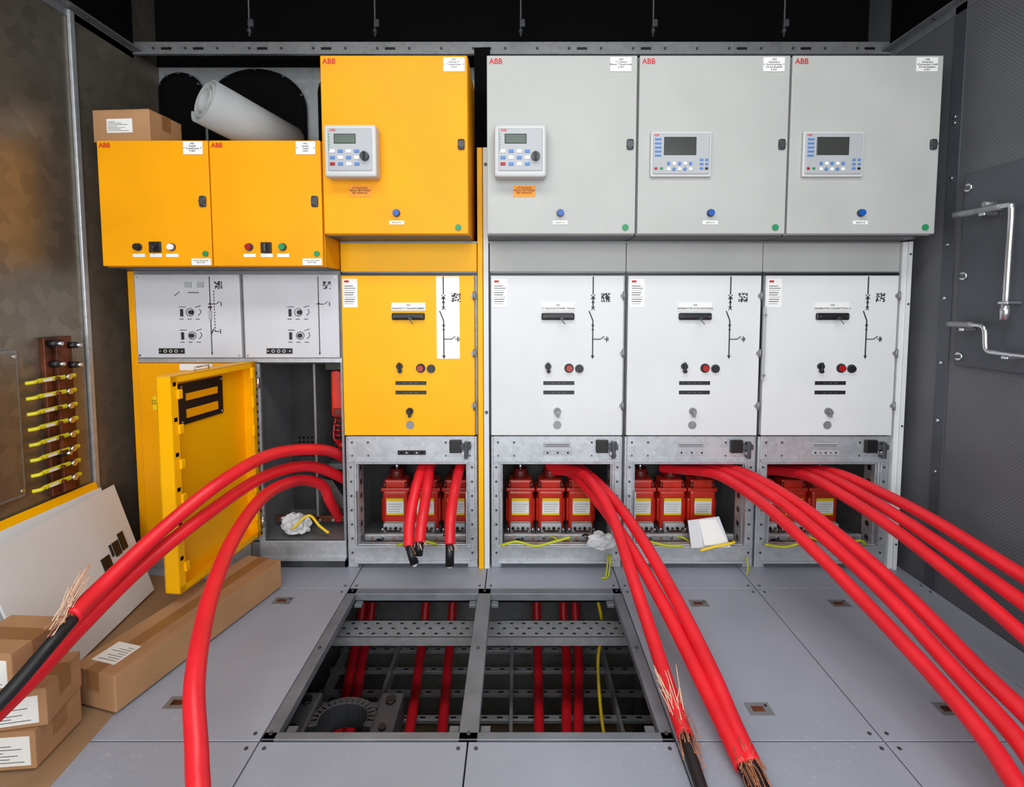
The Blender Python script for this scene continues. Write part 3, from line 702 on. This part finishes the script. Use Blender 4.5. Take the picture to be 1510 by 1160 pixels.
# earthing busbar on the left wall
b=B(); X=XL
b.box(X+.0,X+.018,-.285,-.185,.385,.895,CUB,.003); b.box(X+.018,X+.030,-.255,-.215,.39,.885,CUB,.002)
for y,z in ((-.268,.875),(-.2,.865),(-.265,.81),(-.2,.80),(-.26,.52)):
    b.cyl((X+.03,y,z),.012,.03,BLK,'X',6); b.cyl((X+.05,y,z),.006,.02,CHR,'X',8)
for i in range(8):
    z=.765-i*.0475
    b.box(X+.030,X+.042,-.335,-.20,z-.007,z+.007,LUG,.005); b.cyl((X+.045,-.235,z),.010,.012,CHR,'X',6)
    b.cyl((X+.045,-.275,z),.006,.01,CUB,'X',8)
    b.tube([(X+.036,-.335,z),(X+.036,-.345,z-.002),(X+.02,-.355,z-.004)],.006,LUG,8)
    b.box(X+.0425,X+.043,-.32,-.29,z-.004,z+.004,LBW)
b.done('earthing_busbar')
b=B(); b.box(X,X+.012,-.62,-.365,.42,.865,GALI,.003); b.box(X+.012,X+.014,-.61,-.375,.43,.855,GALW,.001)
for y in (-.6,-.38):
    for z in (.44,.845): b.cyl((X+.015,y,z),.006,.004,CHR,'X',8)
b.done('wall_junction_cover')

# right wall tool board
X=XR
b=B(); b.box(X-.016,X,-.85,-.205,.80,1.415,RPL,.003)
for y,z in ((-.225,1.09),(-.225,.83),(-.225,1.37),(-.8,1.37)):
    b.cyl((X-.019,y,z),.013,.008,CHR,'X',16); b.cyl((X-.026,y,z),.006,.012,DKS,'X',8)
b.done('tool_board')
x=X-.05
b=B()
b.tube([(x,-.215,1.285),(x,-.30,1.283),(x,-.375,1.283)],.010,GALI,12,3)
b.tube([(x,-.37,1.283),(x,-.395,1.283),(x,-.405,1.27),(x,-.405,1.15),(x,-.405,.98)],.008,CHR,12,4)
b.tube([(x,-.405,1.0),(x,-.405,.955)],.012,CHR,12,0)
b.box(X-.06,X-.017,-.33,-.31,1.265,1.275,CHR,.002); b.cyl((X-.036,-.32,1.30),.008,.035,GALI,'X',10); b.box(X-.06,X-.017,-.42,-.39,1.0,1.008,CHR,.002)
b.done('crank_handle')
b=B()
b.tube([(x,-.215,.935),(x,-.26,.935),(x,-.30,.935)],.010,GALI,12,3)
b.tube([(x,-.29,.935),(x,-.33,.935),(x,-.345,.92),(x,-.35,.875),(x,-.36,.86),(x,-.39,.857),(x,-.52,.855)],.007,CHR,12,4)
b.box(X-.06,X-.017,-.28,-.265,.915,.925,CHR,.002); b.box(X-.06,X-.017,-.43,-.41,.842,.85,CHR,.002)
b.done('crank_handle')

# black arched cable entry hoods on the back wall
def arch(name,cx,w,z0,z1):
    t=bmesh.new(); r=w/2; pts=[(cx-r,z0)]+[(cx-r*math.cos(math.pi*k/20),z1-r*.75+r*.75*math.sin(math.pi*k/20)) for k in range(21)]+[(cx+r,z0)]
    vs=[t.verts.new((x,YB-.02,z)) for x,z in pts]; f=t.faces.new(vs)
    r_=bmesh.ops.extrude_face_region(t,geom=[f]); bmesh.ops.translate(t,vec=(0,.018,0),verts=[v for v in r_['geom'] if isinstance(v,bmesh.types.BMVert)])
    bmesh.ops.recalc_face_normals(t,faces=t.faces[:])
    b=B(); b.add(t,BLKM); 
    P=[(x,YB-.022,z) for x,z in pts]; b.tube(P,.006,BLKM,6,0)
    for k in range(3,20,4): b.cyl((pts[k][0],YB-.03,pts[k][1]-.0),.005,.008,DKS,'Y',6)
    return b.done(name)
arch('cable_entry_hood',-1.08,.40,1.55,1.965); arch('cable_entry_hood',-1.395,.17,1.55,1.95); arch('cable_entry_hood',-.70,.24,1.55,1.965)

# ------------------------------------------------------------------ heavy red cables
R=.019
def strands(b,p0,p1,n,spread,m,seed):
    r=random.Random(seed); p0=Vector(p0); p1=Vector(p1); d=(p1-p0)
    for i in range(n):
        o=Vector((r.uniform(-1,1),r.uniform(-1,1),r.uniform(-.3,1)))*spread
        a=p0+d*r.uniform(-.1,.4)+Vector((r.uniform(-1,1),r.uniform(-1,1),r.uniform(-1,1)))*R*.8
        mid=p0+d*r.uniform(.3,.7)+o*.7; e=p0+d*r.uniform(.5,1.1)+o
        mid.z=max(mid.z,.006); e.z=max(e.z,.006); a.z=max(a.z,.01)
        b.tube([a,mid,e],.0011,m,5,4)
def power_cable(pts,r=R,core=None,wires=None,tip=None):
    e=empty('power_cable',pts[0])
    b=B(); b.tube(pts,r,RED,20,10); b.done('red_sheath',e)
    if core: b=B(); b.tube(core,r*.72,CBK,16,8); b.done('black_insulation',e)
    if wires:
        b=B(); 
        for w in wires: strands(b,*w)
        b.done('copper_screen_wires',e)
    if tip:
        b=B(); b.tube([tip[0],tip[1]],r*.8,CBK,16,0); b.cyl(tip[1],r*.45,.012,PAP,'Z',12)
        b.done('cut_end',e)
    return e
power_cable([(-.66,.12,.34),(-.67,.07,.40),(-.70,-.07,.475),(-.79,-.25,.515),(-.85,-.43,.49),(-.925,-.57,.415),(-.965,-.73,.345),(-.962,-.82,.325)],
  core=[(-.962,-.80,.327),(-.958,-.88,.30),(-.98,-.95,.25),(-1.01,-1.02,.21),(-1.06,-1.2,.12),(-1.10,-1.4,.03)],
  wires=[((-.965,-.85,.33),(-.99,-.74,.385),26,.013,SKIN,3),((-.962,-.86,.32),(-.975,-.78,.345),18,.012,CU,4)])
power_cable([(-.66,.12,.27),(-.675,.07,.32),(-.75,-.07,.415),(-.83,-.24,.435),(-.895,-.46,.395),(-.965,-.62,.325),(-.995,-.77,.265),(-1.005,-.88,.225),(-1.03,-1.0,.18),(-1.07,-1.2,.10),(-1.1,-1.4,.025)])
power_cable([(-.72,.14,.13),(-.725,.05,.24),(-.735,.0,.32),(-.77,-.12,.38),(-.785,-.32,.405),(-.77,-.52,.37),(-.715,-.73,.32),(-.64,-.91,.26),(-.57,-1.02,.19),(-.53,-1.09,.15),(-.50,-1.22,.06),(-.50,-1.45,.022)])
power_cable([(-.365,.17,.38),(-.365,.07,.372),(-.37,.0,.345),(-.378,-.07,.28),(-.38,-.12,.22),(-.375,-.16,.16)],tip=((-.375,-.158,.165),(-.352,-.175,.105)),wires=[((-.375,-.16,.165),(-.36,-.17,.13),12,.02,CU,5)])
power_cable([(-.33,.17,.38),(-.335,.06,.37),(-.33,-.02,.34),(-.33,-.07,.30),(-.332,-.14,.24),(-.335,-.165,.18)],tip=((-.335,-.165,.18),(-.34,-.17,.135)),wires=[((-.335,-.165,.185),(-.32,-.175,.16),8,.02,SKIN,6)])
power_cable([(-.215,.17,.38),(-.218,.06,.375),(-.225,-.02,.34),(-.23,-.07,.30),(-.232,-.14,.24),(-.23,-.175,.175)],tip=((-.23,-.175,.18),(-.23,-.185,.105)),wires=[((-.23,-.175,.18),(-.215,-.18,.15),9,.02,SKIN,8)])
power_cable([(.13,.2,.33),(.2,.12,.35),(.27,-.02,.35),(.325,-.18,.28),(.35,-.37,.18),(.37,-.54,.095),(.378,-.69,.045),(.380,-.79,.028)],
  core=[(.380,-.78,.028),(.378,-.84,.020),(.375,-.91,.018),(.37,-1.0,.018),(.37,-1.1,.018)],
  wires=[((.380,-.74,.045),(.378,-.84,.02),24,.026,CU,11),((.378,-.76,.04),(.372,-.66,.07),16,.03,SKIN,12)])
power_cable([(.18,.2,.33),(.25,.1,.35),(.335,-.07,.31),(.405,-.25,.24),(.455,-.46,.16),(.485,-.66,.09),(.493,-.78,.05),(.50,-.86,.028)],
  core=[(.5,-.85,.03),(.503,-.92,.018),(.505,-1.0,.018),(.51,-1.1,.018)],wires=[((.497,-.82,.045),(.50,-.93,.02),26,.022,CU,13)])
power_cable([(.15,.2,.31),(.22,.1,.33),(.295,-.07,.285),(.365,-.25,.215),(.42,-.45,.14),(.455,-.65,.075),(.472,-.78,.04),(.48,-.86,.022)],
  core=[(.48,-.85,.022),(.483,-.92,.016),(.487,-1.0,.016),(.49,-1.1,.016)],wires=[((.475,-.82,.035),(.483,-.93,.02),18,.02,CU,14)])
power_cable([(.60,.2,.32),(.66,.12,.34),(.75,-.02,.365),(.82,-.2,.335),(.875,-.38,.28),(.92,-.57,.215),(.945,-.77,.16),(.945,-.91,.125),(.93,-1.0,.10),(.91,-1.2,.04),(.91,-1.4,.02)])
power_cable([(.64,.2,.33),(.70,.12,.35),(.80,-.02,.37),(.88,-.2,.34),(.94,-.38,.285),(.985,-.57,.225),(1.0,-.77,.165),(.995,-.91,.14),(.985,-1.0,.11),(.97,-1.2,.045),(.97,-1.4,.02)])
power_cable([(.68,.2,.34),(.74,.12,.355),(.84,-.02,.375),(.925,-.2,.345),(.99,-.38,.29),(1.035,-.57,.23),(1.048,-.77,.175),(1.035,-.91,.165),(1.03,-1.0,.14),(1.02,-1.2,.06),(1.02,-1.4,.02)])
power_cable([(.98,.2,.31),(1.04,.12,.335),(1.085,-.02,.36),(1.135,-.18,.335),(1.18,-.35,.295),(1.21,-.54,.245),(1.225,-.7,.20),(1.235,-.85,.15),(1.23,-1.1,.06),(1.2,-1.4,.02)])
power_cable([(1.03,.2,.32),(1.09,.12,.34),(1.14,-.02,.365),(1.19,-.18,.345),(1.225,-.35,.315),(1.25,-.54,.28),(1.262,-.7,.25),(1.275,-.85,.20),(1.28,-1.1,.09),(1.25,-1.4,.02)])
power_cable([(1.09,.2,.33),(1.14,.12,.345),(1.195,-.02,.37),(1.25,-.18,.355),(1.285,-.35,.335),(1.30,-.54,.31),(1.305,-.7,.29),(1.32,-.85,.25),(1.33,-1.1,.12),(1.3,-1.4,.02)])

# ------------------------------------------------------------------ light and camera
w=bpy.data.worlds.new('daylight'); S.world=w; w.use_nodes=True
bg=w.node_tree.nodes['Background']; bg.inputs[0].default_value=(.88,.93,1,1); bg.inputs[1].default_value=1.1
def area(name,loc,rot,sx,sy,power,col):
    l=bpy.data.lights.new(name,'AREA'); l.shape='RECTANGLE'; l.size=sx; l.size_y=sy; l.energy=power; l.color=col
    o=bpy.data.objects.new(name,l); o.location=loc; o.rotation_euler=[math.radians(a) for a in rot]; COL.objects.link(o); return o
area('doorway_daylight',(0,-3.3,1.25),(90,0,0),3.0,2.2,64,(1,.99,.97))
area('overhead_fill_light',(0,-1.25,2.30),(0,0,0),2.2,.5,27,(1,.99,.97))  # added overhead fill for the floor, no such fixture in view

cam=bpy.data.cameras.new('camera'); co=bpy.data.objects.new('camera',cam); COL.objects.link(co)
co.location=(0,-1.875,1.0); co.rotation_euler=(math.radians(90-3.8),0,0)
cam.sensor_width=36; cam.lens=750/1510*36; cam.clip_start=.02
cam.shift_x=-7/1510; cam.shift_y=-82/1510
S.camera=co
